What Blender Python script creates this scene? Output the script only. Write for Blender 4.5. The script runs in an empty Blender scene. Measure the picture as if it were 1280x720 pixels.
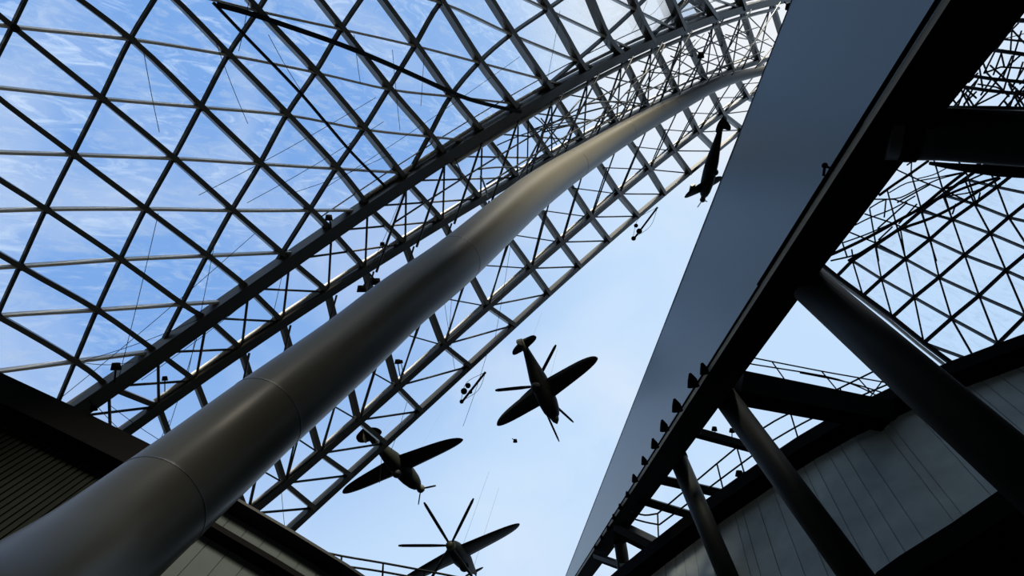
import bpy, bmesh, math, random
import numpy as np
from mathutils import Vector, Matrix

random.seed(7)
S = bpy.context.scene
C = S.collection

# ------------------------------------------------------------------ camera
F = 850.0                                   # focal length in pixels of a 1280x720 frame
CAM = Vector((0, 0, 1.6))
U = Vector((140, 245, 850)).normalized()    # world up seen in camera axes (right, up, forward)
fy = Vector((0, 0, 1)) - U * U.z; fy.normalize()
fx = fy.cross(U)
# rows map camera axes (right, up, forward) to world; right-handed check below
def c2w(v):
    v = Vector(v)
    return Vector((v.dot(fx), v.dot(fy), v.dot(U)))
right, up, fwd = c2w((1, 0, 0)), c2w((0, 1, 0)), c2w((0, 0, 1))
if right.cross(up).dot(fwd) > 0:            # flip to a proper rotation
    fx = -fx
    right, up, fwd = c2w((1, 0, 0)), c2w((0, 1, 0)), c2w((0, 0, 1))
cam = bpy.data.cameras.new('camera')
cam.sensor_width = 36.0; cam.lens = 36.0 * F / 1280.0; cam.clip_end = 2000
camo = bpy.data.objects.new('camera', cam); C.objects.link(camo)
M = Matrix((right, up, -fwd)).transposed().to_4x4(); M.translation = CAM
camo.matrix_world = M
S.camera = camo

def ray(px, py):
    return c2w(((px - 640) / F, (360 - py) / F, 1.0))
def P(px, py, z):                            # point of the place seen at a pixel, z metres along the view axis
    return CAM + ray(px, py) * z
def HT(px, py, h):                           # ... at a height h
    r = ray(px, py); return CAM + r * ((h - CAM.z) / r.z)

# ------------------------------------------------------------------ sky, sun, exposure
S.view_settings.view_transform = 'Standard'; S.view_settings.look = 'None'
S.view_settings.gamma = 1; S.view_settings.use_curve_mapping = False
S.view_settings.exposure = 0.0
W = bpy.data.worlds.new('sky'); S.world = W; W.use_nodes = True
nt = W.node_tree; nt.nodes.clear()
def N(nt, t, **k):
    n = nt.nodes.new(t)
    for a, b in k.items(): setattr(n, a, b)
    return n
wo = N(nt, 'ShaderNodeOutputWorld'); bg = N(nt, 'ShaderNodeBackground'); tc = N(nt, 'ShaderNodeTexCoord')
def wdot(px, py, lo, hi):
    d = ray(px, py).normalized()
    v = N(nt, 'ShaderNodeVectorMath', operation='DOT_PRODUCT'); v.inputs[1].default_value = d
    nt.links.new(tc.outputs['Generated'], v.inputs[0])
    m = N(nt, 'ShaderNodeMapRange'); m.interpolation_type = 'SMOOTHSTEP'
    m.inputs['From Min'].default_value = lo; m.inputs['From Max'].default_value = hi
    nt.links.new(v.outputs['Value'], m.inputs['Value'])
    return m.outputs[0]
def wmix(fac, a, b):
    m = N(nt, 'ShaderNodeMix', data_type='RGBA')
    for k, s in (('Factor', fac), (6, a), (7, b)):
        if isinstance(s, (tuple, list)): m.inputs[k].default_value = (*s, 1)
        else: nt.links.new(s, m.inputs[k])
    return m.outputs[2]
pale = (0.56, 0.745, 0.985)
blue = (0.225, 0.425, 0.82)
col = wmix(wdot(230, 190, 0.80, 0.985), pale, blue)
col = wmix(wdot(960, -60, 0.93, 0.995), col, (0.86, 0.90, 0.95))
nz = N(nt, 'ShaderNodeTexNoise'); nz.inputs['Scale'].default_value = 4.0; nz.inputs['Detail'].default_value = 7; nz.inputs['Distortion'].default_value = 0.6
nt.links.new(tc.outputs['Generated'], nz.inputs['Vector'])
mr = N(nt, 'ShaderNodeMapRange'); mr.inputs['From Min'].default_value = 0.45; mr.inputs['From Max'].default_value = 0.78; mr.inputs['To Max'].default_value = 0.6
nt.links.new(nz.outputs['Fac'], mr.inputs['Value'])
col = wmix(mr.outputs[0], col, (0.80, 0.87, 0.97))
sx = N(nt, 'ShaderNodeSeparateXYZ'); nt.links.new(tc.outputs['Generated'], sx.inputs[0])      # low sky blackened all round, added to cut side light on undersides
hz = N(nt, 'ShaderNodeMapRange'); hz.interpolation_type = 'SMOOTHSTEP'; hz.inputs['From Min'].default_value = 0.30; hz.inputs['From Max'].default_value = 0.48
nt.links.new(sx.outputs[2], hz.inputs['Value']); col = wmix(hz.outputs[0], (0.012, 0.014, 0.015), col)
nt.links.new(col, bg.inputs['Color']); bg.inputs['Strength'].default_value = 1.0
nt.links.new(bg.outputs[0], wo.inputs[0])

sun = bpy.data.lights.new('sun', 'SUN'); sun.energy = 14.0; sun.angle = math.radians(18); sun.color = (1.0, 0.91, 0.74)
suno = bpy.data.objects.new('sun', sun); C.objects.link(suno)
sh = c2w((0.19, 0.85, -0.40)); sh.z = 0; sh.normalize()          # the sun stands behind the viewer, over an added wall that shades the lower parts
sd = (sh + Vector((0, 0, 0.60))).normalized()
suno.rotation_euler = sd.to_track_quat('Z', 'Y').to_euler()

# ------------------------------------------------------------------ materials
def mat(name, color, rough=0.5, metal=0.0, spec=0.5, noise=0.0, scale=3.0, bump=0.0):
    m = bpy.data.materials.new(name); m.use_nodes = True
    t = m.node_tree; b = t.nodes['Principled BSDF']
    b.inputs['Roughness'].default_value = rough; b.inputs['Metallic'].default_value = metal
    b.inputs['Specular IOR Level'].default_value = spec
    g = t.nodes.new('ShaderNodeTexCoord'); n = t.nodes.new('ShaderNodeTexNoise')
    n.inputs['Scale'].default_value = scale; n.inputs['Detail'].default_value = 6
    t.links.new(g.outputs['Object'], n.inputs['Vector'])
    r = t.nodes.new('ShaderNodeMix'); r.data_type = 'RGBA'
    r.inputs[6].default_value = (*[c * (1 - noise) for c in color], 1)
    r.inputs[7].default_value = (*[min(1, c * (1 + noise)) for c in color], 1)
    t.links.new(n.outputs['Fac'], r.inputs[0]); t.links.new(r.outputs[2], b.inputs['Base Color'])
    if bump:
        bp = t.nodes.new('ShaderNodeBump'); bp.inputs['Strength'].default_value = bump
        t.links.new(n.outputs['Fac'], bp.inputs['Height']); t.links.new(bp.outputs[0], b.inputs['Normal'])
    return m
MT = {
 'steel': mat('grey_brown_steel', (0.10, 0.092, 0.075), 0.38, 0.25, 0.5, 0.25),
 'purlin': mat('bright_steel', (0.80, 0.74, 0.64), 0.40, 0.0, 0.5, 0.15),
 'darksteel': mat('dark_painted_steel', (0.009, 0.010, 0.010), 0.6, 0.0, 0.1, 0.3),
 'chord': mat('bronze_painted_steel', (0.036, 0.033, 0.025), 0.42, 0.2, 0.5, 0.25),
 'slate': mat('slate_painted_steel', (0.22, 0.26, 0.30), 0.5, 0, 0.4, 0.2),
 'web': mat('thin_steel', (0.05, 0.055, 0.055), 0.45, 0.2, 0.4, 0.2),
 'arch': mat('olive_grey_paint', (0.062, 0.058, 0.042), 0.34, 0.0, 0.12, 0.10, 1.2),
 'black': mat('black_paint', (0.002, 0.002, 0.002), 0.8, 0.0, 0.02, 0.3),
 'strut': mat('charcoal_paint', (0.012, 0.015, 0.015), 0.6, 0.0, 0.2, 0.3, 1.0),
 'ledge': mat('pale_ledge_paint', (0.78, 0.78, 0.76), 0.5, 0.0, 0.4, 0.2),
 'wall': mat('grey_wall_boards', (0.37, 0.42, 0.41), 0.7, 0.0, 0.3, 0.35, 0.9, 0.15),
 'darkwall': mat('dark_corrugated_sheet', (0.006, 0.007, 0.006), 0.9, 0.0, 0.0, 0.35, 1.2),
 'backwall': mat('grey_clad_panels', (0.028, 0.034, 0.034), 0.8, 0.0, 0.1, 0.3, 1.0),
 'panel': mat('slate_sheet_metal', (0.24, 0.36, 0.49), 0.32, 0.0, 0.8, 0.06, 0.25),
 'floor': mat('dark_floor', (0.03, 0.03, 0.03), 0.8, 0, 0.3, 0.3, 0.5),
 'plane': mat('dark_green_aircraft_paint', (0.006, 0.007, 0.005), 0.6, 0, 0.08, 0.5, 1.5),
 'planelight': mat('olive_aircraft_paint', (0.035, 0.035, 0.018), 0.5, 0, 0.2, 0.3, 1.5),
 'blade': mat('propeller_paint', (0.012, 0.013, 0.014), 0.5, 0, 0.4, 0.2),
 'wire': mat('wire', (0.04, 0.05, 0.06), 0.5, 0.3, 0.4, 0.1),
}
def glass_mat(name, tint, dirt):
    m = bpy.data.materials.new(name); m.use_nodes = True
    t = m.node_tree; t.nodes.clear()
    o = t.nodes.new('ShaderNodeOutputMaterial'); tr = t.nodes.new('ShaderNodeBsdfTransparent'); gl = t.nodes.new('ShaderNodeBsdfGlossy')
    tl = t.nodes.new('ShaderNodeBsdfTranslucent'); fr = t.nodes.new('ShaderNodeFresnel'); m1 = t.nodes.new('ShaderNodeMixShader'); m2 = t.nodes.new('ShaderNodeMixShader')
    tr.inputs[0].default_value = (*tint, 1); gl.inputs['Roughness'].default_value = 0.05; fr.inputs['IOR'].default_value = 1.12
    tl.inputs[0].default_value = (0.75, 0.85, 0.95, 1)
    g = t.nodes.new('ShaderNodeTexCoord'); mp = t.nodes.new('ShaderNodeMapping'); n = t.nodes.new('ShaderNodeTexNoise'); r = t.nodes.new('ShaderNodeMapRange')
    mp.inputs['Scale'].default_value = (0.35, 1.6, 0.5); mp.inputs['Rotation'].default_value = (0.3, 0.5, 0.9)
    n.inputs['Scale'].default_value = 1.3; n.inputs['Detail'].default_value = 8; n.inputs['Roughness'].default_value = 0.65; n.inputs['Distortion'].default_value = 1.2
    r.inputs['From Min'].default_value = 0.48; r.inputs['From Max'].default_value = 0.8; r.inputs['To Max'].default_value = dirt
    t.links.new(g.outputs['Object'], mp.inputs[0]); t.links.new(mp.outputs[0], n.inputs[0]); t.links.new(n.outputs['Fac'], r.inputs[0])
    t.links.new(fr.outputs[0], m1.inputs[0]); t.links.new(tr.outputs[0], m1.inputs[1]); t.links.new(gl.outputs[0], m1.inputs[2])
    t.links.new(r.outputs[0], m2.inputs[0]); t.links.new(m1.outputs[0], m2.inputs[1]); t.links.new(tl.outputs[0], m2.inputs[2])
    t.links.new(m2.outputs[0], o.inputs[0])
    return m
MT['glass'] = glass_mat('dusty_roof_glass', (0.96, 0.98, 1.0), 0.30)
MT['glass2'] = glass_mat('clear_roof_glass', (0.97, 0.985, 1.0), 0.15)

# ------------------------------------------------------------------ helpers
def thing(name, label, cat, loc=(0, 0, 0), group=None):
    o = bpy.data.objects.new(name, None); C.objects.link(o); o.location = loc
    o['label'] = label; o['category'] = cat
    if group: o['group'] = group
    return o
def obj(name, bm, m, parent=None, smooth=False, label=None):
    me = bpy.data.meshes.new(name); bm.normal_update()
    if smooth:
        for f in bm.faces: f.smooth = True
    bm.to_mesh(me); bm.free()
    me.materials.append(MT[m] if isinstance(m, str) else m)
    o = bpy.data.objects.new(name, me); C.objects.link(o)
    if parent is not None:
        o.parent = parent; o.matrix_parent_inverse = Matrix.Translation(parent.location).inverted() if parent.type == 'EMPTY' and parent.parent is None else Matrix()
        if parent.type == 'MESH': o.matrix_parent_inverse = Matrix()
    if label: o['label'] = label
    return o
def tag(o, label, cat, group=None):
    o['label'] = label; o['category'] = cat
    if group: o['group'] = group
    return o
def struct(o): o['kind'] = 'structure'; return o
def frames(pts, ref):
    out = []
    for i, p in enumerate(pts):
        a = pts[max(0, i - 1)]; b = pts[min(len(pts) - 1, i + 1)]
        t = (b - a).normalized()
        n = ref[i] if isinstance(ref, list) else ref
        n = (n - t * n.dot(t))
        if n.length < 1e-6: n = t.orthogonal()
        n.normalize(); s = t.cross(n)
        out.append((p, t, n, s))
    return out
def beam(bm, pts, w, h, ref, up0=0.0, up1=None):
    """rectangular bar; section spans s: +-w/2 and n: up0 .. up0-h"""
    if not isinstance(w, (list, tuple)): w = [w] * len(pts)
    if not isinstance(h, (list, tuple)): h = [h] * len(pts)
    rings = []
    for (p, t, n, s), ww, hh in zip(frames(pts, ref), w, h):
        rings.append([bm.verts.new(p + s * a * ww / 2 + n * b) for a, b in ((-1, up0), (1, up0), (1, up0 - hh), (-1, up0 - hh))])
    for a, b in zip(rings, rings[1:]):
        for i in range(4): bm.faces.new((a[i], a[(i + 1) % 4], b[(i + 1) % 4], b[i]))
    bm.faces.new(rings[0][::-1]); bm.faces.new(rings[-1])
    return bm
def tube(bm, pts, r, seg=8):
    if not isinstance(r, (list, tuple)): r = [r] * len(pts)
    d = (pts[-1] - pts[0]); ref = d.orthogonal() if d.length > 1e-6 else Vector((0, 0, 1))
    rings = []
    for (p, t, n, s), rr in zip(frames(pts, ref), r):
        rings.append([bm.verts.new(p + (n * math.cos(k * 2 * math.pi / seg) + s * math.sin(k * 2 * math.pi / seg)) * rr) for k in range(seg)])
    for a, b in zip(rings, rings[1:]):
        for i in range(seg): bm.faces.new((a[i], b[i], b[(i + 1) % seg], a[(i + 1) % seg]))
    bm.faces.new(rings[0]); bm.faces.new(rings[-1][::-1])
    return bm
def box(bm, c, ax, ay, az):
    """box from centre and three half-axis vectors"""
    v = [bm.verts.new(c + ax * i + ay * j + az * k) for i in (-1, 1) for j in (-1, 1) for k in (-1, 1)]
    for q in ((0, 1, 3, 2), (4, 6, 7, 5), (0, 4, 5, 1), (2, 3, 7, 6), (0, 2, 6, 4), (1, 5, 7, 3)):
        bm.faces.new([v[i] for i in q])
    return bm
def ball(bm, c, r, seg=10, stretch=None):
    m = Matrix.Translation(c) @ (stretch or Matrix.Identity(4))
    bmesh.ops.create_uvsphere(bm, u_segments=seg, v_segments=max(6, seg // 2), radius=r, matrix=m)
    return bm
def slab(bm, poly, n, th):
    a = [bm.verts.new(p) for p in poly]; b = [bm.verts.new(p + n * th) for p in poly]
    bm.faces.new(a); bm.faces.new(b[::-1])
    for i in range(len(a)):
        j = (i + 1) % len(a); bm.faces.new((a[j], a[i], b[i], b[j]))
    return bm
def cubic(pts, n):
    """Catmull-Rom through points (any dimension)"""
    A = [np.array(p, float) for p in pts]; A = [2 * A[0] - A[1]] + A + [2 * A[-1] - A[-2]]
    out = []
    for i in range(1, len(A) - 2):
        for k in range(n):
            t = k / n
            out.append(0.5 * ((2 * A[i]) + (-A[i - 1] + A[i + 1]) * t + (2 * A[i - 1] - 5 * A[i] + 4 * A[i + 1] - A[i + 2]) * t * t + (-A[i - 1] + 3 * A[i] - 3 * A[i + 1] + A[i + 2]) * t ** 3))
    out.append(A[-2]); return out

# ------------------------------------------------------------------ ground and outer walls
bm = bmesh.new(); box(bm, Vector((0, 0, -0.15)), Vector((110, 0, 0)), Vector((0, 110, 0)), Vector((0, 0, 0.15)))
struct(obj('floor', bm, 'floor'))
bm = bmesh.new(); hs = Vector((-sh.y, sh.x, 0)); box(bm, sh * 23 - hs * 2.5 + Vector((0, 0, 22)), sh * 0.5, hs * 6.5, Vector((0, 0, 22))); box(bm, sh * 23 + hs * 40 + Vector((0, 0, 39)), sh * 0.5, hs * 36, Vector((0, 0, 39)))
struct(obj('wall_sunblock', bm, 'darkwall'))  # unseen wall of two heights, added to keep sun off lower tube and walls

def board_wall(pts2, h_top, h_bot, pitch, groove, depth, th=0.5, jit=False):
    """vertical wall along a plan polyline, faced with boards and sunk seams"""
    bm = bmesh.new()
    P2 = [Vector((p.x, p.y, 0)) for p in pts2]
    seg = []
    for a, b in zip(P2, P2[1:]):
        L = (b - a).length; n = max(1, int(L / pitch)); cuts = [(k + (random.uniform(-.32, .32) if jit and 0 < k < n else 0)) / n for k in range(n + 1)]
        for u, v in zip(cuts, cuts[1:]):
            seg.append((a.lerp(b, u), a.lerp(b, v)))
    for a, b in seg:
        t = (b - a); L = t.length; t.normalize(); nrm = Vector((-t.y, t.x, 0))
        if nrm.dot(CAM - a) < 0: nrm = -nrm
        zc = Vector((0, 0, (h_top + h_bot) / 2)); hz = Vector((0, 0, (h_top - h_bot) / 2))
        box(bm, (a + b) / 2 + zc - nrm * (th / 2 + depth), t * L / 2, nrm * th / 2, hz)
        box(bm, (a + b) / 2 + zc - nrm * depth / 2, t * (L - groove) / 2, nrm * depth / 2, hz)
    return bm
def coping(pts3, inward, w, hgt, over):
    bm = bmesh.new()
    q = [Vector(p) for p in pts3]
    ref = Vector((0, 0, 1))
    beam(bm, q, w, hgt, ref)
    return bm

HL, HR = 20.5, 36.0
left_top = [HT(x, y, HL) for x, y in ((-420, 270), (-150, 418), (0, 489), (90, 531), (175, 573), (240, 607))]
back_top = [HT(x, y, HL) for x, y in ((240, 607), (295, 641), (360, 679), (425, 719), (520, 784), (640, 870))]
right_top = [HT(x, y, HR) for x, y in ((700, 800), (790, 722), (830, 690), (895, 640), (960, 595), (1010, 562), (1060, 533), (1130, 500), (1198, 471), (1280, 441), (1420, 395), (1600, 345))]

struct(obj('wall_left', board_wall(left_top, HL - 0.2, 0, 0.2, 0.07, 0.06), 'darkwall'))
bm = bmesh.new(); beam(bm, left_top, 1.5, 1.25, Vector((0, 0, 1)), 0.0); struct(obj('trim_1', bm, 'black'))
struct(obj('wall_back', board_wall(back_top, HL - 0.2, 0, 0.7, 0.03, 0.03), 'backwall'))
bm = bmesh.new(); beam(bm, back_top, 1.2, 0.12, Vector((0, 0, 1)), 0.0); struct(obj('trim_2', bm, 'darksteel'))
bm = bmesh.new()
for dz in (1.3, 4.0):
    beam(bm, [p - Vector((0, 0, dz)) for p in back_top], 1.0, 0.22, Vector((0, 0, 1)))
struct(obj('trim_3', bm, 'black'))
struct(obj('wall_right', board_wall(right_top, HR - 0.3, 0, 0.75, 0.04, 0.06, jit=True), 'wall'))
bm = bmesh.new(); beam(bm, right_top, 1.9, 1.1, Vector((0, 0, 1)), 0.0); struct(obj('trim_4', bm, 'black'))
# dark gallery slab below the right wall
bm = bmesh.new()
slab(bm, [HT(x, y, 17) for x, y in ((1110, 742), (1140, 721), (1210, 678), (1285, 627), (1500, 500), (1700, 900), (1200, 1300), (1000, 900))], Vector((0, 0, 1)), 0.8)
struct(obj('ceiling', bm, 'black'))

# ------------------------------------------------------------------ left glass roof: surface
def quadfit(samples, deg=2):
    A = []; b = []
    for x, y, v in samples:
        x, y = x / 1000, y / 1000
        A.append([x ** i * y ** j for i in range(deg + 1) for j in range(deg + 1 - i)]); b.append(v)
    c = np.linalg.lstsq(np.array(A), np.array(b), rcond=None)[0]
    def f(x, y):
        x, y = x / 1000, y / 1000
        return float(np.dot(c, [x ** i * y ** j for i in range(deg + 1) for j in range(deg + 1 - i)]))
    return f
_f = quadfit([(0, 0, .048), (0, 250, .045), (0, 490, .040), (175, 573, .0355), (305, 640, .032), (354, 670, .0305), (300, 0, .038), (640, 140, .0250),
              (950, 10, .0155), (600, 430, .0225), (880, 200, .0160), (300, 300, .0345), (600, 0, .0275), (450, 520, .0270)])
def SH(px, py, off=0.0):
    """point on the roof shell; off metres towards the inside"""
    z = 1.0 / max(_f(px, py), 0.006)
    return P(px, py, z) + SN(px, py) * (-off) if off else P(px, py, z)
def SN(px, py):
    a = P(px - 3, py, 1 / max(_f(px - 3, py), .006)); b = P(px + 3, py, 1 / max(_f(px + 3, py), .006))
    c = P(px, py - 3, 1 / max(_f(px, py - 3), .006)); d = P(px, py + 3, 1 / max(_f(px, py + 3), .006))
    n = (b - a).cross(d - c).normalized()
    if n.dot(a - CAM) < 0: n = -n
    return n                                  # outward

NODE = {(0,1):(14,32),(1,1):(161,48),(2,1):(283,68),(3,1):(392,90),(4,1):(483,111),(5,1):(561,120),
(1,2):(125,122),(2,2):(249,133),(3,2):(356,143),(4,2):(452,161),(5,2):(534,170),(1,3):(90,192),(2,3):(215,197),(3,3):(323,204),(4,3):(418,210),
(1,4):(56,260),(2,4):(180,260),(3,4):(288,262),(4,4):(385,262),(1,5):(24,331),(2,5):(149,323),(3,5):(257,318.5),
(2,6):(120,386),(3,6):(226,379),(1,6):(-4,393),(2,7):(93,450),(2,0):(320,13),(3,0):(424,36),(4,0):(516,57),(5,0):(596,78),
(4,-1):(548,3),(5,-1):(636,43),(6,-1):(718,76),(5,-2):(681,12),(6,-2):(753,46),(6,-3):(790,12),(5,-3):(725,-20),(6,-4):(824,-22),(7,-4):(867,-8),
(0,0):(48,-38),(1,0):(200,-16),(1,-1):(238,-84),(2,-1):(357,-49),(3,-1):(461,-18),(3,-2):(500,-70),(4,-2):(588,-32),(4,-3):(630,-60),(0,-1):(88,-110),
(0,2):(-22,106),(0,3):(-55,186),(0,4):(-85,264),(0,5):(-115,338),(-1,1):(-120,14),(-1,0):(-95,-60),(-1,2):(-160,92),(0,6):(-140,408),(-1,3):(-200,170),
(1,7):(-32,466),(2,8):(66,514),(1,8):(-60,528),(7,-5):(905,-45),(8,-5):(955,-15),(5,-4):(765,-55)}
C1 = {-7:(10,562),-6:(75,520),-5:(133,480),-4:(194,437),-3:(255,399),-2:(307,361),-1:(358,322),0:(410,286),1:(455,254),2:(503,224),3:(551,196),4:(598,168),5:(643,139),6:(685,114),7:(730,92),8:(773,68),9:(810,50),10:(848,34),11:(888,22),12:(923,13),13:(960,4),14:(1000,-6)}
C2 = {-6:(135,549),-5:(195,507),-4:(241,470),-3:(298,436),-2:(349,402),-1:(406,367),0:(452,333),1:(502,302),2:(549,272),3:(596,247),4:(642,224),5:(685,200),6:(725,177),7:(766,153),8:(805,130),9:(843,116),10:(878,101),11:(911,89),12:(944,78),13:(980,66)}
C3 = {-5:(258,676),-4:(305,640),-3:(352,604),-2:(396,564),-1:(444,525),0:(492,481),1:(550,428),2:(605,382),3:(659,339),4:(697,304),5:(734,269),6:(769,238),7:(807,212),8:(837,187),9:(868,166),10:(899,144),11:(930,122),12:(960,101)}
C4 = {-5:(312,704),-4:(351,671),-3:(389,635),-2:(434,590),-1:(478,552),0:(522,512),1:(583,456),2:(639,410),3:(682,367),4:(720,332),5:(757,299),6:(793,269),7:(826,242),8:(858,215),9:(892,191),10:(925,163),11:(958,135),12:(990,108)}
def smooth(Cd, deg=5):
    ks = sorted(Cd); x = np.array([Cd[k][0] for k in ks]) / 1000; y = np.array([Cd[k][1] for k in ks]); c = np.polyfit(x, y, deg)
    return {k: (Cd[k][0], float(np.polyval(c, Cd[k][0] / 1000))) for k in ks}
C1, C2, C3, C4 = smooth(C1), smooth(C2), smooth(C3), smooth(C4)
c1 = [C1[k] for k in sorted(C1)]
def cross_c1(p, q, far=170):
    """run on from q away from p until chord 1 is met"""
    dx, dy = q[0] - p[0], q[1] - p[1]; L = math.hypot(dx, dy); e = (q[0] + dx / L * far, q[1] + dy / L * far)
    for a, b in zip(c1, c1[1:]):
        r = (e[0] - q[0], e[1] - q[1]); s = (b[0] - a[0], b[1] - a[1]); den = r[0] * s[1] - r[1] * s[0]
        if abs(den) < 1e-9: continue
        t = ((a[0] - q[0]) * s[1] - (a[1] - q[1]) * s[0]) / den; u = ((a[0] - q[0]) * r[1] - (a[1] - q[1]) * r[0]) / den
        if 0 <= t <= 1 and 0 <= u <= 1: return (q[0] + r[0] * t - dx / L * 7, q[1] + r[1] * t - dy / L * 7)
    return None
def densify(px, n=4):
    return cubic(px, n) if len(px) > 2 else [np.array(px[0]) * (1 - k / n) + np.array(px[1]) * k / n for k in range(n + 1)]
def shell_bar(bm, px, w, h, off=0.0, n=4, straight=False, grow=0.0):
    q = densify([np.array(p, float) for p in px], n)
    if straight: q = [np.array(a) * (1 - k / n) + np.array(b) * k / n for a, b in zip(px, px[1:]) for k in range(n)] + [np.array(px[-1])]
    g = [(_f(45, 45) / _f(a[0], a[1])) ** grow for a in q]; w = [w * k for k in g]; h = [h * k for k in g]
    pts = [SH(a[0], a[1]) - SN(a[0], a[1]) * off for a in q]
    nr = [SN(a[0], a[1]) for a in q]
    beam(bm, pts, w, h, nr)

roof = thing('glass_roof', 'large curved glass roof of triangular panes over the left side', 'roof', SH(300, 150))
avail = set(NODE)
for d in range(-8, 13):
    line = [NODE[k] for k in sorted([k for k in NODE if k[0] - k[1] == d])]
    if d in C1:
        line = [p for p in line if math.dist(p, C1[d]) > 14] + [C1[d]]
    if len(line) < 2: continue
    bm = bmesh.new(); shell_bar(bm, line, 0.17, 0.36, grow=.75); obj('diagonal_rib', bm, 'steel', roof)
for b in range(-5, 9):
    ks = sorted([k for k in NODE if k[1] == b]); line = [NODE[k] for k in ks]
    if len(line) < 2: continue
    e = cross_c1(line[-2], line[-1]); 
    if e: line.append(e)
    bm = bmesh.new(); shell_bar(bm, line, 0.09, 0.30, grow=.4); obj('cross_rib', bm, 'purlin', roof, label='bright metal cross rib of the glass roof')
for a in range(-1, 9):
    ks = sorted([k for k in NODE if k[0] == a], key=lambda k: k[1]); line = [NODE[k] for k in ks]
    if len(line) < 2: continue
    e = cross_c1(line[-2], line[-1])
    if e and a > 2: line.append(e)
    bm = bmesh.new(); shell_bar(bm, line, 0.10, 0.20, grow=.5); obj('upright_rib', bm, 'web', roof)
bm = bmesh.new()
for p in NODE.values():
    q = SH(*p); n = SN(*p); t = n.orthogonal().normalized(); s = n.cross(t)
    if p[1] < 560: bmesh.ops.create_cone(bm, cap_ends=True, segments=10, radius1=0.13, radius2=0.13, depth=0.38, matrix=Matrix.Translation(q - n * 0.18) @ n.to_track_quat('Z', 'Y').to_matrix().to_4x4())
o = obj('node_joints', bm, 'darksteel', roof); o['kind'] = 'stuff'
# panes
def pane(parent, poly, m, nf, sh, inset=0.97):
    c = sum(poly, Vector()) / len(poly)
    bm = bmesh.new(); n = (poly[1] - poly[0]).cross(poly[2] - poly[0]).normalized()
    if n.dot(c - CAM) < 0: n = -n
    bm2 = [c + (p - c) * inset for p in poly]
    v = [bm.verts.new(p) for p in bm2]; bm.faces.new(v)
    w = [bm.verts.new(p + n * 0.02) for p in bm2]; bm.faces.new(w[::-1])
    for i in range(len(v)):
        j = (i + 1) % len(v); bm.faces.new((v[i], v[j], w[j], w[i]))
    return obj('glass_pane', bm, m, parent)
def onscreen(poly):
    xs = [p[0] for p in poly]; ys = [p[1] for p in poly]
    return max(xs) > -20 and min(xs) < 1300 and max(ys) > -20 and min(ys) < 740
tri = []
def nd(k):
    return NODE.get(k)
for (a, b) in list(NODE):
    for t in (((a, b), (a + 1, b), (a + 1, b + 1)), ((a, b), (a, b + 1), (a + 1, b + 1))):
        q = [NODE.get(k) for k in t]
        if all(q) and onscreen(q): tri.append(q)
# border panes along the first chord
def side(k): return NODE[k]
for d in range(-5, 11):
    l0 = sorted([k for k in NODE if k[0] - k[1] == d and math.dist(NODE[k], C1[d]) > 14]); l1 = sorted([k for k in NODE if k[0] - k[1] == d + 1 and math.dist(NODE[k], C1[d + 1]) > 14])
    if not l0 or not l1: continue
    a, b = NODE[l0[-1]], NODE[l1[-1]]
    tri.append([a, b, C1[d + 1]]); tri.append([a, C1[d + 1], C1[d]])
def area(q): return abs((q[1][0] - q[0][0]) * (q[2][1] - q[0][1]) - (q[2][0] - q[0][0]) * (q[1][1] - q[0][1]))
tri = [t for t in tri if area(t) > 60]
for q in tri[:]: pane(roof, [SH(*p) + SN(*p) * 0.03 for p in q], 'glass', 0, 0)

# ------------------------------------------------------------------ the band of trusses beside the roof
truss = thing('roof_truss', 'long curved lattice truss with four chords edging the glass roof', 'truss', SH(500, 300))
def chord(Cd, w, h, name='chord', off=0.0, m='chord', lab=None):
    bm = bmesh.new(); shell_bar(bm, [Cd[k] for k in sorted(Cd)], w, h, off, 3); return obj(name, bm, m, truss, label=lab)
chord(C1, 0.62, 0.66, lab='thickest chord, along the edge of the glass'); chord(C2, 0.40, 0.42, off=0.1); chord(C3, 0.36, 0.40, off=0.1); chord(C4, 0.34, 0.40)
def offs(Cd, dx, dy): return {k: (v[0] + dx, v[1] + dy) for k, v in Cd.items()}
def mixc(A, B, t): return {k: (A[k][0] * (1 - t) + B[k][0] * t, A[k][1] * (1 - t) + B[k][1] * t) for k in A if k in B}
for d in range(-6, 14):
    px = [Cx[d] for Cx in (C1, C2, C3, C4) if d in Cx]
    if len(px) < 2: continue
    bm = bmesh.new(); shell_bar(bm, px, 0.19, 0.30, 0.05, 4, True, .5); obj('cross_bar', bm, 'steel', truss)
webs = []
def web(p, q, r=0.06, off0=0.25, off1=0.25, m='web', bow=0.0, name='brace'):
    n = 6; pts = []
    for k in range(n + 1):
        t = k / n; x = p[0] * (1 - t) + q[0] * t; y = p[1] * (1 - t) + q[1] * t
        y += bow * 4 * t * (1 - t)
        pts.append(SH(x, y) - SN(x, y) * (off0 * (1 - t) + off1 * t))
    webs.append((pts, r, m, name))
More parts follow.
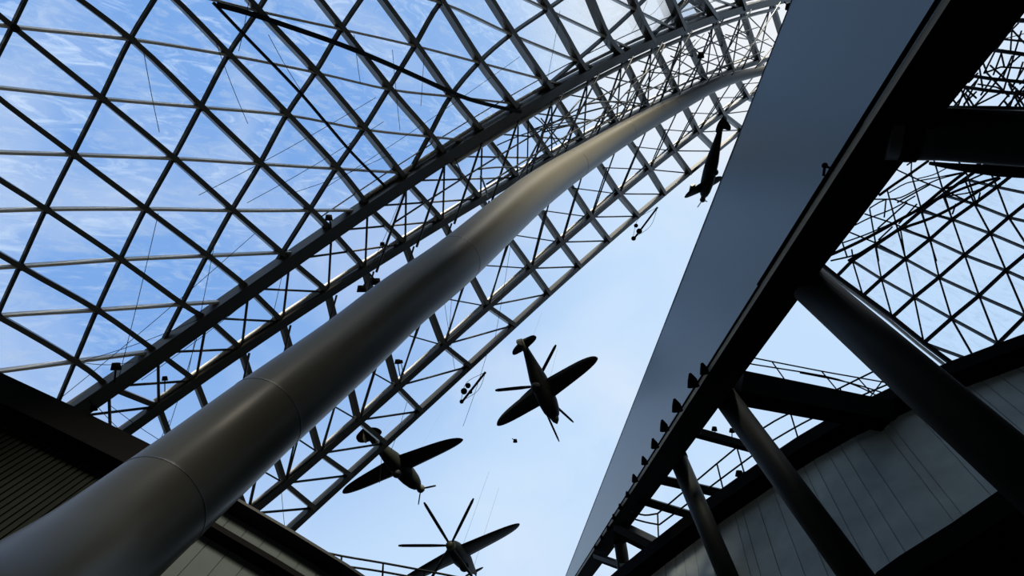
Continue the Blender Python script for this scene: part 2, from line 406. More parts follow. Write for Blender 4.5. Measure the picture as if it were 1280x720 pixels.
for d in range(-6, 13):
    if d >= -1 and d + 2 in C2: web(C1[d], C2[d + 2], 0.055)
    elif d + 1 in C2: web(C1[d], C2[d + 1], 0.055)
    if d in C2 and d + 1 in C1: web(C2[d], C1[d + 1], 0.06, 0.3, 0.3)
    if d >= 0 and d in C2 and d + 2 in C1:
        web(C2[d], C1[d + 2], 0.07, 1.2, 0.5)
    if d >= 3 and d in C2 and d + 3 in C1:
        web(C2[d], C1[d + 3], 0.06, 2.2, 1.2, bow=2)
    if d in C3 and d + 1 in C4: web(C3[d], C4[d + 1], 0.06)
    if d in C3 and d + 2 in C2: web(C3[d], C2[d + 2], 0.055, 0.4, 1.0)
    if d in C3 and d + 1 in C3 and d in C2:
        m = mixc(C2, C3, 0.5)
        if d + 1 in m: web(C3[d], m[d + 1], 0.05, 0.3, 0.8)
        if d + 1 in m: web(C3[d + 1], m[d], 0.045, 0.3, 0.5)
for k in range(30):
    d = random.choice([3, 4, 5, 6, 7, 8, 9, 10, 11]); e = d + random.choice([0, 1, 2, 2])
    if e not in C2: continue
    t0, t1 = random.uniform(0, .4), random.uniform(.55, 1.0); A = mixc(C1, C2, t0)[d]; B = mixc(C1, C2, t1)[max(3, min(12, e if k % 2 else d - (e - d)))]
    web(A, B, random.uniform(.035, .06), random.uniform(.3, 2.5), random.uniform(.3, 2.5), bow=random.uniform(-7, 3))
for pts, r, m, name in webs:
    bm = bmesh.new(); tube(bm, pts, r, 6); obj(name, bm, m, truss, True)
# slender rails running with the chords, a deeper layer
def rail(Cd, r, off, m='web', ks=None):
    ks = [k for k in sorted(Cd) if ks is None or ks[0] <= k <= ks[1]]
    q = cubic([Cd[k] for k in ks], 3); bm = bmesh.new()
    tube(bm, [SH(a[0], a[1]) - SN(a[0], a[1]) * off for a in q], r, 6); return obj('tie_rod', bm, m, truss, True)
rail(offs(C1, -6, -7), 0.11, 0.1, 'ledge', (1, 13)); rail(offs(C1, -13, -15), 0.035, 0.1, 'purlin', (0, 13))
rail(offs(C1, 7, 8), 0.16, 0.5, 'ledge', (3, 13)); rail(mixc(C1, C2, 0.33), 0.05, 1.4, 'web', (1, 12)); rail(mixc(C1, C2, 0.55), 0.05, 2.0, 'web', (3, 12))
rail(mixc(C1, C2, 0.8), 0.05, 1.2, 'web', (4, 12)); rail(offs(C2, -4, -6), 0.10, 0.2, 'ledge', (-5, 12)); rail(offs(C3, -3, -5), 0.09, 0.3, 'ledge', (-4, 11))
# heavier second-layer members crossing the glass
for px, w in ((((262, 2), (300, 13), (350, 30), (404, 49), (447, 66), (500, 89), (562, 117), (600, 129), (640, 138)), 0.20),
              (((257, 0), (298, 43), (337, 83), (370, 118), (400, 153), (432, 190), (474, 232)), 0.10)):
    bm = bmesh.new(); shell_bar(bm, px, w, w * 1.3, 0.5, 3); obj('stay_beam', bm, 'darksteel', truss)
# long fine wires
WIRES = [((190, 262), (142, 462)), ((170, 470), (330, 350)), ((100, 445), (240, 395)), ((98, 448), (160, 447)), ((60, 500), (310, 290)), ((300, 0), (288, 60)), ((325, 40), (372, 118)),
 ((455, 330), (500, 225)), ((690, 12), (672, 110)), ((432, 40), (440, 100)), ((520, 60), (516, 130)), ((560, 300), (552, 420)), ((245, 395), (200, 540)), ((260, 300), (225, 470)), ((352, 300), (330, 400)),
 ((240, 240), (460, 120)), ((300, 250), (470, 150)), ((350, 240), (480, 190)), ((400, 230), (640, 70)), ((130, 500), (220, 560)), ((105, 490), (165, 550)), ((205, 520), (175, 575)), ((480, 60), (490, 160)), ((800, 0), (780, 40)),
 ((820, 0), (800, 20)), ((520, 210), (600, 150)), ((170, 60), (190, 160)), ((260, 50), (300, 150)), ((600, 440), (570, 530)), ((470, 545), (466, 600)), ((343, 600), (348, 655)), ((540, 330), (560, 460)), ((630, 300), (610, 420)), ((500, 500), (480, 560))]
for p, q in WIRES:
    bm = bmesh.new(); n = 6
    tube(bm, [SH(p[0] + (q[0] - p[0]) * k / n, p[1] + (q[1] - p[1]) * k / n + 3 * math.sin(math.pi * k / n)) - SN(p[0], p[1]) * 0.6 for k in range(n + 1)], 0.013, 5)
    obj('wire', bm, 'wire', truss, True)

# ------------------------------------------------------------------ the great tubular arch
ARCH = [(-40, 812, 6.6, 1.60), (35, 757, 7.7, 1.60), (120, 693, 9.1, 1.61), (235, 599, 11.1, 1.62), (330, 520, 13.0, 1.61), (430, 440, 15.8, 1.60), (500, 380, 18.5, 1.61), (571, 325, 22, 1.62), (665, 243, 30, 1.68), (740, 192, 39, 1.55),
        (790, 161, 45.5, 1.45), (840, 133.5, 51.5, 1.33), (900, 103, 58, 1.10), (955, 88, 64, 0.86), (1010, 79, 69, 0.8)]
arch = thing('tubular_arch', 'thick tapering olive-grey steel tube arching from lower left to top', 'arch', P(*ARCH[2][:3]))
inv = cubic([(x, y, 1 / z, d) for x, y, z, d in ARCH], 6)
apts = [P(a[0], a[1], 1 / a[2]) for a in inv]; arad = [a[3] / 2 for a in inv]
base = apts[0] + (apts[0] - apts[1]).normalized() * 3.0
if base.z > 0.2: apts = [base] + apts; arad = [arad[0]] + arad
bm = bmesh.new(); tube(bm, apts, arad, 56); obj('tube_body', bm, 'arch', arch, True)
for frac in (0.20, 0.30, 0.50, 0.62, 0.70, 0.78, 0.86):
    i = int(frac * len(apts)); t = (apts[i + 1] - apts[i]).normalized()
    bm = bmesh.new(); tube(bm, [apts[i] - t * 0.02, apts[i] + t * 0.02], arad[i] + 0.006, 56); obj('weld_ring', bm, 'chord', arch)

# ------------------------------------------------------------------ big slate cladding sheet
gd = lambda x, y: math.hypot(x - 603, y - 903) * 6.93e-5       # 1/z along the inclined girder
K0 = 0.01046
def L1(y): return 603 + (903 - y) / 1.553
E = lambda y: 707 + (720 - y) * 0.3937
zE = 1 / 0.0235
a = P(L1(776) , 776, 1 / K0); b = P(L1(-180), -180, 1 / gd(L1(-180), -180))
e1 = P(E(90), 90, 20.0)
pn = (b - a).cross(e1 - a).normalized()
def onpanel(px, py):
    r = ray(px, py); return CAM + r * ((a - CAM).dot(pn) / r.dot(pn))
if pn.dot(a - CAM) < 0: pn = -pn
scr = thing('cladding_sheet', 'huge smooth slate-blue sheet of cladding hanging along the black girder', 'cladding', a)
seams = []
for (x0, x1) in ((0, 1.0),):
    bm = bmesh.new()
    pt = lambda t, y: onpanel(E(y) * (1 - t) + (L1(y) - 2) * t, y)
    g = 0.0012
    rows = [776, 740, 650, 560, 470, 380, 290, 200, 110, 20, -70, -180]
    prev = None
    th = pn * 0.12
    for y in rows:
        v = [bm.verts.new(pt(x0 + g, y)), bm.verts.new(pt(x1 - g, y)), bm.verts.new(pt(x1 - g, y) + th), bm.verts.new(pt(x0 + g, y) + th)]
        if prev:
            for i in range(4): bm.faces.new((prev[i], prev[(i + 1) % 4], v[(i + 1) % 4], v[i]))
        else: bm.faces.new(v)
        prev = v
    bm.faces.new(prev[::-1]); obj('sheet_panel', bm, 'panel', scr)
bm = bmesh.new(); q = [onpanel(E(y), y) for y in (770, 500, 250, 0, -180)]; beam(bm, q, 0.10, 0.16, pn, 0.16); obj('edge_strip', bm, 'darksteel', scr)

# ------------------------------------------------------------------ inclined girder
gir = thing('inclined_girder', 'massive black box girder rising from bottom centre to the top right', 'girder', P(954, 351, 22))
PAIR = [((1309, -195), (1405, -140)), ((1179, 8), (1252, 52)), ((1059, 184), (1124, 209)), ((1012, 257), (1068, 283)), ((985, 300), (1031, 331)), ((954, 351), (998, 374)), ((835, 540), (866, 553)), ((740, 690), (757, 699)), ((690, 767), (701, 772))]
bm = bmesh.new(); prev = None
axis = (P(1179, 8, 1 / gd(1179, 8)) - P(740, 690, 1 / gd(740, 690))).normalized()
for p, q in PAIR:
    z = 1 / gd(*p); A = P(*p, z); B = P(*q, z); mid = ((A + B) / 2 - CAM).normalized(); n = (mid - axis * mid.dot(axis)); n.normalize(); n *= 1.4
    v = [bm.verts.new(x) for x in (A, B, B + n, A + n)]
    if prev:
        for i in range(4): bm.faces.new((prev[i], prev[(i + 1) % 4], v[(i + 1) % 4], v[i]))
    else: bm.faces.new(v)
    prev = v
bm.faces.new(prev[::-1]); bmesh.ops.recalc_face_normals(bm, faces=bm.faces); obj('box_beam', bm, 'black', gir)
def gpt(y, dx=0.0, dz=0.0):
    x = L1(y); return P(x + dx, y, 1 / gd(x, y) + dz)
# pale ledge and dark gasket along the upper edge
def gstrip(y0, y1, off_in, width, lift, m, name):
    bm = bmesh.new(); q = [gpt(y0 + (y1 - y0) * k / 12) for k in range(13)]
    rr = [(p - CAM).normalized() for p in q]
    side = [axis.cross(r).normalized() for r in rr]
    side = [s if s.dot(right) < 0 else -s for s in side]
    q = [p + s * off_in - r * lift for p, s, r in zip(q, side, rr)]
    beam(bm, q, width, 0.10, [-r for r in rr]); return obj(name, bm, m, gir)
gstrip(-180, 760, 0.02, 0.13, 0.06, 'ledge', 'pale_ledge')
gstrip(-180, 360, 0.15, 0.11, 0.10, 'black', 'gasket'); gstrip(360, 760, 0.12, 0.08, 0.10, 'black', 'gasket')
for (x, y, s) in ((881, 463, 1.0), (867, 478, 1.3), (847, 509, 1.3), (831, 534, 1.2), (819, 556, 1.1), (806, 577, 1.0), (794, 599, 1.0), (785, 619, .8), (776, 634, .8), (768, 647, .8), (761, 660, .8), (753, 672, .8), (745, 684, .8), (1031, 207, .7)):
    z = 1 / gd(x, y) ; c = P(x, y, z - 0.3); r = (c - CAM).normalized(); sd_ = axis.cross(r).normalized(); sd_ = sd_ if sd_.dot(right) < 0 else -sd_
    bm = bmesh.new(); L = 0.30 * s
    if y < 250:
        ball(bm, c, 0.08); tube(bm, [c, c - sd_ * 0.25], 0.03, 6); tube(bm, [c, c - axis * 0.3 - sd_ * 0.1], 0.035, 6); obj('clamp_light', bm, 'black', gir)
        continue
    tube(bm, [c - up * L * .5, c + up * L * 0.3 - right * L * .15, c + up * L * 1.0 - right * L * 0.4], [0.20 * s, 0.15 * s, 0.05], 8); obj('bracket', bm, 'black', gir)
# gusset sleeves where struts join
def strut(name, label, pts, D, m='strut', group=None, seg=28, flange=True):
    """pts: (px, py, z)"""
    a = [P(*p) for p in pts]
    t = thing(name, label, 'strut', a[0], group)
    bm = bmesh.new(); tube(bm, a, D if isinstance(D, list) else D / 2, seg); obj('tube', bm, m, t, True)
    if flange:
        d = (a[1] - a[0]).normalized(); r0 = (D[0] if isinstance(D, list) else D / 2)
        bm = bmesh.new(); tube(bm, [a[0] + d * 0.25, a[0] + d * 0.65], r0 * 1.08, seg); obj('collar', bm, 'black', t, True)
    return t
strut('steel_strut', 'thickest dark tube strut, slanting down from girder to right edge', [(973, 322, 24.0), (1330, 637, 13.3)], 1.22)
strut('steel_strut', 'long dark tube strut ending at the bottom edge in front of the board wall', [(893, 478, 31.5), (1110, 775, 21.5)], 1.08)
strut('steel_strut', 'short dark tube strut rising left of the board wall, below girder middle', [(843, 562, 38), (935, 780, 31)], 1.0)
strut('steel_strut', 'smallest upright tube strut at the bottom, near the girder foot', [(773, 668, 52), (777, 690, 51.5), (786, 760, 50)], 0.95)
strut('steel_strut', 'wide horizontal dark tube running from the girder out at upper right', [(1110, 168, 16.6), (1180, 168, 16.2), (1420, 182, 14.6), (1800, 213, 12.5)], 1.24)
def crossbeam(label, pts, w, h, z0, z1, group=None):
    (x0, y0), (x1, y1) = pts
    n = 6; q = [P(x0 + (x1 - x0) * k / n, y0 + (y1 - y0) * k / n, 1 / ((1 / z0) * (1 - k / n) + (1 / z1) * k / n)) for k in range(n + 1)]
    t = thing('cross_beam', label, 'beam', q[0], group)
    bm = bmesh.new(); beam(bm, [p for p in q], w, h * 0.62, up, h / 2); obj('upper_flange_box', bm, 'strut', t)
    bm = bmesh.new(); beam(bm, [p for p in q], w * 0.8, h * 0.44, up, -h * 0.09); obj('lower_web', bm, 'black', t)
    return t
crossbeam('large dark box beam between girder middle and the right wall top', ((915, 482), (1190, 535)), 1.3, 1.55, 31, 36)
crossbeam('slim beam just below the large box beam, two small lamps above it', ((872, 541), (985, 572)), 0.5, 0.55, 36, 40)
crossbeam('slim upper beam of the two short ones left of the short strut', ((820, 598), (925, 622)), 0.5, 0.52, 40.5, 43)
crossbeam('slim lower beam of the two short ones, crossing the strut', ((798, 624), (868, 645)), 0.45, 0.48, 43, 44)
crossbeam('stout short beam reaching the wall corner near the bottom', ((772, 660), (832, 690)), 0.8, 0.95, 49, 45)
crossbeam('lowest short beam, just above the bottom edge of view', ((745, 696), (800, 716)), 0.5, 0.5, 56, 48)

# ------------------------------------------------------------------ right glass roof
RN = {(0,0):(1102,350),(0,1):(1132,325),(0,2):(1163,300),(0,3):(1190.6,275.5),(0,4):(1218,256),(0,5):(1246.5,235),(1,0):(1143,373),(1,1):(1174,348),(1,2):(1206,320),(1,3):(1238,293),(1,4):(1261,273),
(1,-1):(1115.5,398),(2,0):(1189.6,399.4),(2,1):(1224,371),(2,2):(1257.6,339.5),(2,-1):(1155,430),(3,0):(1247.5,431),(3,-1):(1221,454),(-1,0):(1065.7,327),(-1,1):(1094,308),(-1,2):(1125.6,286.6),(0,-1):(1079,371),(-1,-1):(1046,347)}
K = list(RN); A_ = np.array(K, float); B_ = np.array([RN[k] for k in K])
X = lambda a: np.stack([np.ones(len(a)), a[:, 0], a[:, 1], a[:, 0] * a[:, 1], a[:, 0] ** 2, a[:, 1] ** 2], -1)
co = np.linalg.lstsq(X(A_), B_, rcond=None)[0]
def RQ(p, q):
    if (p, q) in RN: return RN[(p, q)]
    v = X(np.array([[p, q]], float)) @ co; return tuple(v[0])
_g = quadfit([(1221, 454, .0275), (1046, 347, .0235), (1280, 240, .0235), (1280, 30, .018), (1100, 150, .017), (1280, 430, .028)], 1)
def RS(px, py, off=0.0):
    return P(px, py, 1 / _g(px, py) - off)
rn_ = (RS(1280, 240) - RS(1046, 347)).cross(RS(1221, 454) - RS(1046, 347)).normalized()
if rn_.dot(RS(1200, 300) - CAM) < 0: rn_ = -rn_
rroof = thing('glass_roof', 'glass roof of triangular panes on the right behind the girder', 'roof', RS(1200, 320))
def rbar(px, w, h, off, m, name):
    if len(px) < 2: return
    bm = bmesh.new(); beam(bm, [RS(*p, off) for p in px], w, h, rn_); obj(name, bm, m, rroof)
def inR(p): return 1000 < p[0] < 1640 and 90 < p[1] < 475
QR = range(-1, 11)
for p in range(-1, 9):
    rbar([RQ(p, q) for q in QR if inR(RQ(p, q))], 0.15, 0.18, 0, 'darksteel', 'main_rib')
for q in range(-3, 11):
    rbar([RQ(p, q) for p in range(-1, 9) if inR(RQ(p, q)) and (q >= -1)], 0.13, 0.14, 0, 'slate', 'cross_rib')
for s in range(-3, 18):
    rbar([RQ(p, s - p) for p in range(-1, 9) if 10 >= s - p >= -1 and inR(RQ(p, s - p))], 0.09, 0.12, 0, 'darksteel', 'upright_rib')
for p in range(-1, 8):
    for q in range(-1, 10):
        a4 = [RQ(p, q), RQ(p + 1, q), RQ(p, q + 1), RQ(p + 1, q + 1)]
        if all(inR(v) for v in a4):
            pane(rroof, [RS(*a4[0]) + rn_ * .05, RS(*a4[1]) + rn_ * .05, RS(*a4[2]) + rn_ * .05], 'glass2', 0, 0)
            pane(rroof, [RS(*a4[1]) + rn_ * .05, RS(*a4[3]) + rn_ * .05, RS(*a4[2]) + rn_ * .05], 'glass2', 0, 0)
bm = bmesh.new(); beam(bm, [RS(*v) for v in ((1030, 334), (1046, 347), (1079, 371), (1115.5, 398), (1155, 430), (1195, 460), (1225, 482))], 0.22, 0.2, rn_); obj('edge_beam', bm, 'darksteel', rroof)
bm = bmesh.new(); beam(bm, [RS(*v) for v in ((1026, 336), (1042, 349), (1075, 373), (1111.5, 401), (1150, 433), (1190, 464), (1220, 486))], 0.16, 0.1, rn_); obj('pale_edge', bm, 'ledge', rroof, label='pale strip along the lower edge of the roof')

rt = thing('roof_truss', 'dense dark lattice truss seen at upper right beside the girder', 'truss', RS(1180, 230))
def rweb(p, q, r=0.06, off=0.0, bow=0.0, name='brace', m='darksteel'):
    n = 6; bm = bmesh.new(); pts = []
    for k in range(n + 1):
        t = k / n; pts.append(RS(p[0] * (1 - t) + q[0] * t, p[1] * (1 - t) + q[1] * t + bow * 4 * t * (1 - t), off))
    tube(bm, pts, r, 6); obj(name, bm, m, rt, True)
# chords, read off the photograph (crop of 260 px)
def r1(x, y): return (1020 + x / 4.923, 180 + y / 4.923)
for pl, r in (([(60, 690), (120, 670), (330, 570), (500, 475), (640, 395), (780, 280), (910, 180), (1010, 120)], .11), ([(640, 395), (770, 330), (900, 275), (1000, 240), (1130, 205)], .09),
              ([(200, 719), (360, 620), (520, 525), (700, 460), (860, 380), (1000, 290), (1130, 210)], .10), ([(390, 315), (480, 250), (570, 190), (690, 105)], .10), ([(90, 719), (250, 680), (360, 620)], .06),
              ([(330, 395), (420, 345), (520, 330), (640, 270), (760, 215), (900, 180)], .05), ([(240, 500), (330, 455), (470, 400), (610, 320)], .05), ([(160, 610), (300, 560), (440, 500), (560, 440)], .05),
              ([(620, 215), (720, 190), (800, 150)], .04), ([(450, 300), (560, 240), (700, 215), (900, 175)], .045), ([(800, 275), (900, 240), (1050, 175)], .06), ([(820, 320), (980, 290), (1120, 220)], .05)):
    q = cubic([r1(*v) for v in pl], 3); bm = bmesh.new(); tube(bm, [RS(v[0], v[1], .8) for v in q], r, 7); obj('chord', bm, 'darksteel', rt, True)
for a_, b_ in (((490, 155), (640, 225)), ((640, 225), (780, 280)), ((780, 280), (990, 380)), ((330, 340), (480, 340)), ((480, 340), (640, 395)), ((640, 395), (830, 470)), ((300, 430), (480, 490)), ((480, 490), (700, 590)), ((200, 540), (370, 610)), ((370, 610), (540, 700)),
               ((590, 65), (585, 180)), ((585, 180), (645, 390)), ((645, 390), (700, 590)), ((700, 590), (740, 719)), ((720, 80), (780, 280)), ((780, 280), (840, 470)), ((860, 80), (930, 190)), ((930, 190), (990, 380)), ((440, 290), (490, 480)), ((490, 480), (550, 700)), ((330, 400), (365, 600)), ((365, 600), (385, 719)),
               ((430, 350), (420, 450)), ((220, 650), (230, 719)), ((160, 600), (190, 690)), ((510, 490), (620, 370)), ((385, 590), (470, 510)), ((990, 380), (1010, 300)), ((840, 430), (860, 370)), ((380, 520), (560, 360)), ((500, 360), (700, 250)), ((560, 130), (600, 100))):
    rweb(r1(*a_), r1(*b_), 0.055, 0.4)
def r3(x, y): return (1160 + x / 5.14, y / 5.14)
for pl, r in (([(400, 318), (520, 335), (640, 352)], .13), ([(470, 250), (640, 268)], .07), ([(270, 485), (400, 505), (640, 530)], .11), ([(210, 555), (380, 580), (640, 608)], .11), ([(120, 690), (400, 692), (640, 698)], .12), ([(560, 130), (640, 132)], .16), ([(300, 300), (640, 210)], .03), ([(360, 470), (470, 430), (640, 440)], .06), ([(320, 540), (440, 560), (520, 600), (640, 580)], .05)):
    a_, b_ = pl[-2], pl[-1]; pl = pl + [(b_[0] + k * 600, b_[1] + k * 600 * (b_[1] - a_[1]) / (b_[0] - a_[0]) * .5) for k in (1, 2)]
    bm = bmesh.new(); tube(bm, [RS(*r3(*v), 0.5) for v in pl], r * 1.25, 7); obj('chord', bm, 'darksteel', rt, True)
for a_, b_ in (((190, 690), (240, 560)), ((225, 690), (330, 490)), ((290, 690), (410, 560)), ((360, 470), (430, 330)), ((345, 380), (380, 470)), ((480, 500), (540, 360)), ((430, 330), (540, 180)), ((540, 180), (530, 330)), ((500, 690), (640, 530)), ((540, 560), (640, 400)), ((410, 560), (520, 420)), ((520, 420), (600, 350)), ((370, 460), (520, 620)), ((300, 680), (480, 590)), ((450, 690), (560, 560)), ((560, 680), (640, 600)), ((340, 610), (400, 520)), ((260, 530), (320, 470)), ((470, 340), (490, 430)), ((530, 180), (640, 300)), ((500, 230), (580, 150)), ((160, 640), (200, 690)), ((400, 420), (640, 640)), ((480, 320), (420, 480)), ((560, 330), (480, 600)), ((600, 200), (560, 330)), ((610, 400), (570, 520)), ((330, 430), (350, 560)), ((520, 540), (600, 700)), ((240, 600), (300, 690))):
    for dx, dy in ((-330, -10), (0, 0), (330, 10), (700, 20)):
        rweb(r3(a_[0] + dx, a_[1] + dy), r3(b_[0] + dx, b_[1] + dy), 0.07, 0.3 + 0.4 * random.random())
for k in range(16):                                                  # the part of the lattice behind the wide tube
    rweb((1150 + k * 26, 138), (1140 + k * 27 + random.uniform(-20, 30), 190), 0.07, 0.5)
    if k % 2: rweb((1150 + k * 26, 190), (1200 + k * 26, 138), 0.05, 0.5)
# heavier dark pipe under the horizontal tube
bm = bmesh.new(); tube(bm, [RS(*r1(*v), 3.0) for v in ((700, 118), (820, 135), (950, 150), (1120, 165), (1290, 175))], [.12, .2, .28, .36, .36], 12); obj('lower_pipe', bm, 'black', rt, True)
bm = bmesh.new(); tube(bm, [RS(1181, 139.5, 20), RS(1235, 140.5, 20.5), RS(1330, 141, 21), RS(1560, 143, 22.5)], 0.105, 10)  # lit upper edge of the wide tube, its brightness put into a pale strip
tag(obj('lit_edge_strip', bm, 'ledge', None, True), 'thin pale strip painted as the lit top edge of the wide horizontal tube', 'strip')

# ------------------------------------------------------------------ railings
def railing(label, rails, posts, z, r=0.05, group=None):
    t = thing('guard_railing', label, 'railing', P(*rails[0][0], z), group)
    for rl in rails:
        bm = bmesh.new(); q = cubic(rl, 3) if len(rl) > 2 else rl
        tube(bm, [P(v[0], v[1], z) for v in q], r, 7); obj('rail', bm, 'darksteel', t, True)
    for a_, b_ in posts:
        bm = bmesh.new(); tube(bm, [P(*a_, z), P(*b_, z)], r * 0.9, 7); obj('post', bm, 'darksteel', t, True)
    return t
railing('steel guard railing along the top of the right board wall', [((822, 642), (921, 559), (959, 532), (988, 516), (1050, 485), (1103, 459), (1130, 447)), ((824, 656), (945, 566), (972, 547), (1021, 520), (1085, 491), (1123, 475), (1150, 464)), ((793, 649), (808, 653), (824, 656)), ((790, 640), (806, 644), (822, 642))],
        [((822, 642), (823, 671)), ((896, 579), (904, 612)), ((921, 559), (932, 597)), ((988, 516), (1000, 556)), ((1050, 485), (1060, 520))], 41.5, 0.055)
railing('curved catwalk railing against the sky above the large box beam', [((930, 445), (945, 448), (1027, 464), (1072, 472), (1115, 480), (1150, 492)), ((930, 453), (945, 456), (1030, 470), (1070, 482), (1095, 494)), ((1000, 466), (1060, 478), (1120, 496))],
        [((965, 452), (982, 476)), ((1027, 464), (1046, 487)), ((1072, 472), (1090, 492)), ((1103, 476), (1085, 500)), ((1127, 484), (1123, 498))], 46, 0.05)
railing('thin guard railing past the lower left wall, running under the aircraft', [((322, 675), (372, 683), (427, 695), (480, 704), (560, 719), (640, 736)), ((410, 705), (440, 709), (480, 715), (560, 730))],
        [((372, 683), (373, 704)), ((427, 695), (426, 716)), ((479, 704), (478, 724)), ((530, 714), (529, 735))], 25.0, 0.04)

# ------------------------------------------------------------------ small lamps on the trusses
def spot(label, px, py, z, s=1.0, base=None, group=None):
    c = P(px, py, z); t = thing('spotlight', label, 'lamp', c, group)
    d = ray(px, py).normalized()
    bm = bmesh.new(); tube(bm, [c - up * .14 * s, c + up * .14 * s], [.20 * s, .15 * s], 12); obj('housing', bm, 'black', t, True)
    bm = bmesh.new(); e = P(*base, z) if base else c + up * 0.6 * s; tube(bm, [c, e], 0.035 * s, 6); obj('bracket', bm, 'black', t, True)
    return t
spot('small black spotlight on the thick chord above the tube middle', 411, 272, 27, .8, (414, 282))
spot('black spotlight at left, on the thick chord near the wall', 145, 458, 24, .9, (143, 478))
spot('boxy spotlight beside the tube edge, left of the twin lamp', 452, 361, 30, 1.1, (458, 352))
spot('twin-armed spotlight touching the tube edge', 470, 352, 30, 1.1, (462, 342))
spot('small spotlight hung beside the lower edge of the tube', 497, 452, 30, .7, (500, 470))
spot('tiny lamp hanging under the second chord at left', 206, 473, 27, .6, (206, 490))
spot('tiny lamp above the truss joint, right of the thick chord', 478, 305, 30, .6, (479, 316))
spot('lamp above the slim beam, left of its twin', 893, 536, 37, .8, (895, 545))
spot('lamp above the slim beam, right of its twin', 915, 538, 37, .8, (915, 548))
spot('lamp on the railing at the top of the right wall', 924, 592, 41, 1.2, (932, 590))
spot('lamp clamped on the thick chord at the far left end', 117, 510, 25, .7, (112, 500))
spot('lamp hanging among the braces near the top right of the truss', 876, 69, 50, 1.3, (868, 60))
spot('lamp at the truss end beside the cladding sheet edge', 986, 8, 55, 1.5, (980, 2))
spot('paired lamp on the tube edge below the first weld', 501, 242 + 210, 29, .5, (505, 470))
def bar_light(label, a_, b_, dots, z):
    t = thing('hanging_light_bar', label, 'lamp', P(*a_, z))
    bm = bmesh.new(); tube(bm, [P(*a_, z), P(*b_, z)], 0.07, 8); obj('bar', bm, 'black', t, True)
    for x, y, r in dots:
        bm = bmesh.new(); ball(bm, P(x, y, z), r); obj('lamp_head', bm, 'black', t, True)
    for off in (-9, 6):
        bm = bmesh.new(); q = cubic([(a_[0], a_[1]), ((a_[0] + b_[0]) / 2 + off, (a_[1] + b_[1]) / 2 + off * .6), (b_[0] - 1, b_[1] - 1)], 5)
        tube(bm, [P(v[0], v[1], z) for v in q], 0.015, 5); obj('wire', bm, 'wire', t, True)
    return t
bar_light('slanting light bar with three lamp heads left of the bladed aircraft', (607, 465), (577, 503), ((585, 482, .17), (580, 489, .2), (588, 490, .12), (577, 502, .13)), 40)
bar_light('slanting light bar near the cladding sheet, under the truss end', (822, 259), (792, 299), ((799, 289, .22), (795, 282, .16), (792, 298, .18)), 50)
spot('small lamp hanging in the sky just below a wing tip', 644, 551, 42, .7, (640, 548))

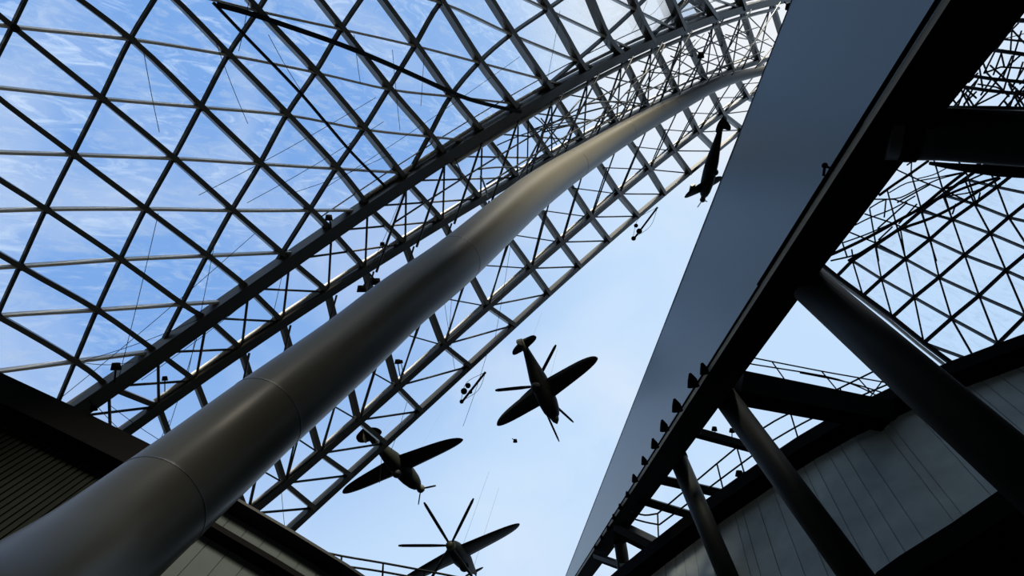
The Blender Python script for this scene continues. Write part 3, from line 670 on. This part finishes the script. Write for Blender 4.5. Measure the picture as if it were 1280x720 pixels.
# ------------------------------------------------------------------ aircraft
def aircraft(label, nose, tail, tipR, tipL, wing_at, body_w, tail_span, blades=(), wing_chord=0.22, blade_mat='blade', rotor=None, fin=0.13, nose_blunt=0.5, tail_fat=1.0, light_nose=False):
    N_, T_, R_, L_ = (P(*q) for q in (nose, tail, tipR, tipL))
    fw = N_ - T_; length = fw.length; fw.normalize()
    rt_ = R_ - L_; rt_ = rt_ - fw * rt_.dot(fw); span = rt_.length; rt_.normalize()
    upv = rt_.cross(fw).normalized()
    root = thing('suspended_aircraft', label, 'aircraft', (N_ + T_) / 2)
    root['group'] = 'aircraft hanging below the roof'
    def L(x, y, z): return T_ + rt_ * (x * length) + fw * (y * length) + upv * (z * length)
    # fuselage
    bm = bmesh.new(); seg = 16; prof = [(0.0, .12), (.04, .22), (.15, .36), (.32, .62), (.5, .92), (.66, 1.0), (.8, .97), (.9, .82), (.96, .60), (1.0, .12 + .3 * nose_blunt)]
    rings = []
    for y, r in prof:
        w = body_w / length / 2 * r
        rings.append([bm.verts.new(L(w * math.cos(k * 2 * math.pi / seg), y, w * 1.25 * math.sin(k * 2 * math.pi / seg) - 0.0)) for k in range(seg)])
    for a_, b_ in zip(rings, rings[1:]):
        for i in range(seg): bm.faces.new((a_[i], a_[(i + 1) % seg], b_[(i + 1) % seg], b_[i]))
    bm.faces.new(rings[0][::-1]); bm.faces.new(rings[-1]); bmesh.ops.recalc_face_normals(bm, faces=bm.faces)
    obj('fuselage', bm, 'plane', root, True)
    # elliptical lifting surfaces
    def surf(name, y0, half, ch, z0, th, dih=0.0, m='plane', sweep=0.0, vertical=False, sides=(-1, 1), bluntness=2.4):
        for sgn in sides:
            bm = bmesh.new(); rings = []; n = 14
            for k in range(n + 1):
                u = k / n; u2 = math.sin(u * math.pi / 2)
                c_ = ch * (1 - .45 * u2) * max(0.04, (1 - u2 ** 7) ** 0.5)
                c_ = max(c_, ch * 0.05)
                ctr = y0 + 0.12 * ch * (1 - c_ / ch) - sweep * u2
                sec = []
                for (yy, tt) in ((.5, 0), (.35, .5), (.1, .6), (-.25, .35), (-.5, 0), (-.25, -.25), (.1, -.45), (.35, -.4)):
                    if vertical: sec.append(bm.verts.new(L(tt * th * c_ / ch, ctr + yy * c_, z0 + u2 * half)))
                    else: sec.append(bm.verts.new(L(sgn * u2 * half, ctr + yy * c_, z0 + tt * th * c_ / ch + dih * u2 * half)))
                rings.append(sec)
            for a_, b_ in zip(rings, rings[1:]):
                for i in range(8): bm.faces.new((a_[i], a_[(i + 1) % 8], b_[(i + 1) % 8], b_[i]))
            bm.faces.new(rings[0][::-1]); bm.faces.new(rings[-1]); bmesh.ops.recalc_face_normals(bm, faces=bm.faces)
            obj(name, bm, m, root, True)
    surf('wing', wing_at, span / length / 2, wing_chord, -0.035, 0.028, 0.03)
    surf('tailplane', 0.07, tail_span / length / 2, 0.13 * tail_fat, 0.0, 0.014)
    surf('tail_fin', 0.05, fin, 0.12, 0.0, 0.012, vertical=True, sides=(1,))
    bm = bmesh.new(); ball(bm, L(0, .62, body_w / length * .55), 1.0, 12, Matrix.Diagonal((body_w * .3,) * 3 + (1,)) ); obj('canopy', bm, 'strut', root, True)
    for s_ in (-1, 1):
        bm = bmesh.new(); box(bm, L(s_ * 0.16, wing_at - .02, -0.055), rt_ * length * .03, fw * length * .05, upv * length * .012); obj('radiator', bm, 'planelight', root)
    # spinner
    bm = bmesh.new(); tube(bm, [L(0, .985, 0), L(0, 1.02, 0), L(0, 1.055, 0)], [body_w * .24, body_w * .18, body_w * .03], 12); sp = obj('spinner', bm, 'planelight', root, True, label='olive spinner catching light' if light_nose else None)
    def blade(c, e, w0, parent_name='propeller_blade'):
        v = (e - c); ln = v.length; v.normalize(); side = v.cross(ray(640, 360)).normalized()
        bm = bmesh.new(); pts = [c + v * ln * k for k in (0, .12, .35, .7, .93, 1.0)]
        beam(bm, pts, [w0 * k for k in (.5, .75, 1, 1, .9, .5)], 0.06, v.cross(side).normalized(), 0.03); obj(parent_name, bm, blade_mat, root)
    if blades:
        hub = L(0, 1.03, 0) if blades[0] != 'at' else P(*blades[1])
        for (x, y, z, w_) in (blades if blades[0] != 'at' else blades[2:]): blade(hub, P(x, y, z), w_)
        bm = bmesh.new(); ball(bm, hub, body_w * .26, 12); obj('propeller_hub', bm, 'planelight', root, True)
    if rotor:
        hub = P(*rotor[0]); bm = bmesh.new(); tube(bm, [L(0, .6, 0), hub], body_w * .12, 10); obj('rotor_mast', bm, 'blade', root, True)
        for (x, y, z, w_) in rotor[1]: blade(hub, P(x, y, z), w_, 'rotor_blade')
    # suspension wires up to the roof
    for yy, xx in ((.75, .0), (.2, 0)):
        a_ = L(xx, yy, .03); bm = bmesh.new(); tube(bm, [a_, a_ + Vector((0, 0, 9))], 0.008, 4); obj('hanging_wire', bm, 'wire', root)
    return root
u1 = 45 / F; u2_ = 40 / F
aircraft('dark aircraft with four long blades spread behind it, highest of the three central ones', (694, 524, 45 - 25 * u1), (652, 424, 45 + 25 * u1), (622, 549, 45 + 38 * u1), (742, 456, 45 - 38 * u1), .66, 1.18, 2.3, wing_chord=.235,
         rotor=((668, 483, 47.5), ((619, 488, 47.2, .24), (695, 431, 47.8, .22), (717, 528, 47.2, .16), (699, 552, 47.2, .14), (650, 500, 47.5, .2))))
aircraft('dark aircraft in front of the truss edge, with two thin blades at its nose', (524, 609, 40 + 22 * u2_), (455, 538, 40 - 22 * u2_), (429, 631, 40 + 38 * u2_), (564, 547, 40 - 38 * u2_), .62, .98, 1.75, wing_chord=.245, tail_fat=1.5,
         blades=((545, 607, 41, .10), (523, 631, 41, .07)), light_nose=True)
aircraft('lowest aircraft, cut by the bottom edge, blades fanned out like a star', (564, 683, 38 - 20 * u2_), (595, 717, 38 + 72 * u2_), (650, 644, 38 - 8 * u2_), (505, 732, 38 + 8 * u2_), .66, 1.0, 1.2, wing_chord=.40, tail_fat=.8, fin=.08,
         blades=((530, 628, 37, .16), (592, 623, 37, .16), (498, 682, 37, .15), (528, 742, 37, .15), (600, 735, 37, .13)), light_nose=True)
aircraft('small distant aircraft hanging between the truss end and the cladding sheet', (879, 247, 64), (904, 148, 58), (857, 249, 61.5), (905, 225, 63.5), .86, 1.05, 1.3, wing_chord=.16, tail_fat=1.6, fin=.12,
         blades=((872, 259, 67, .16), (884, 252, 67, .12)))
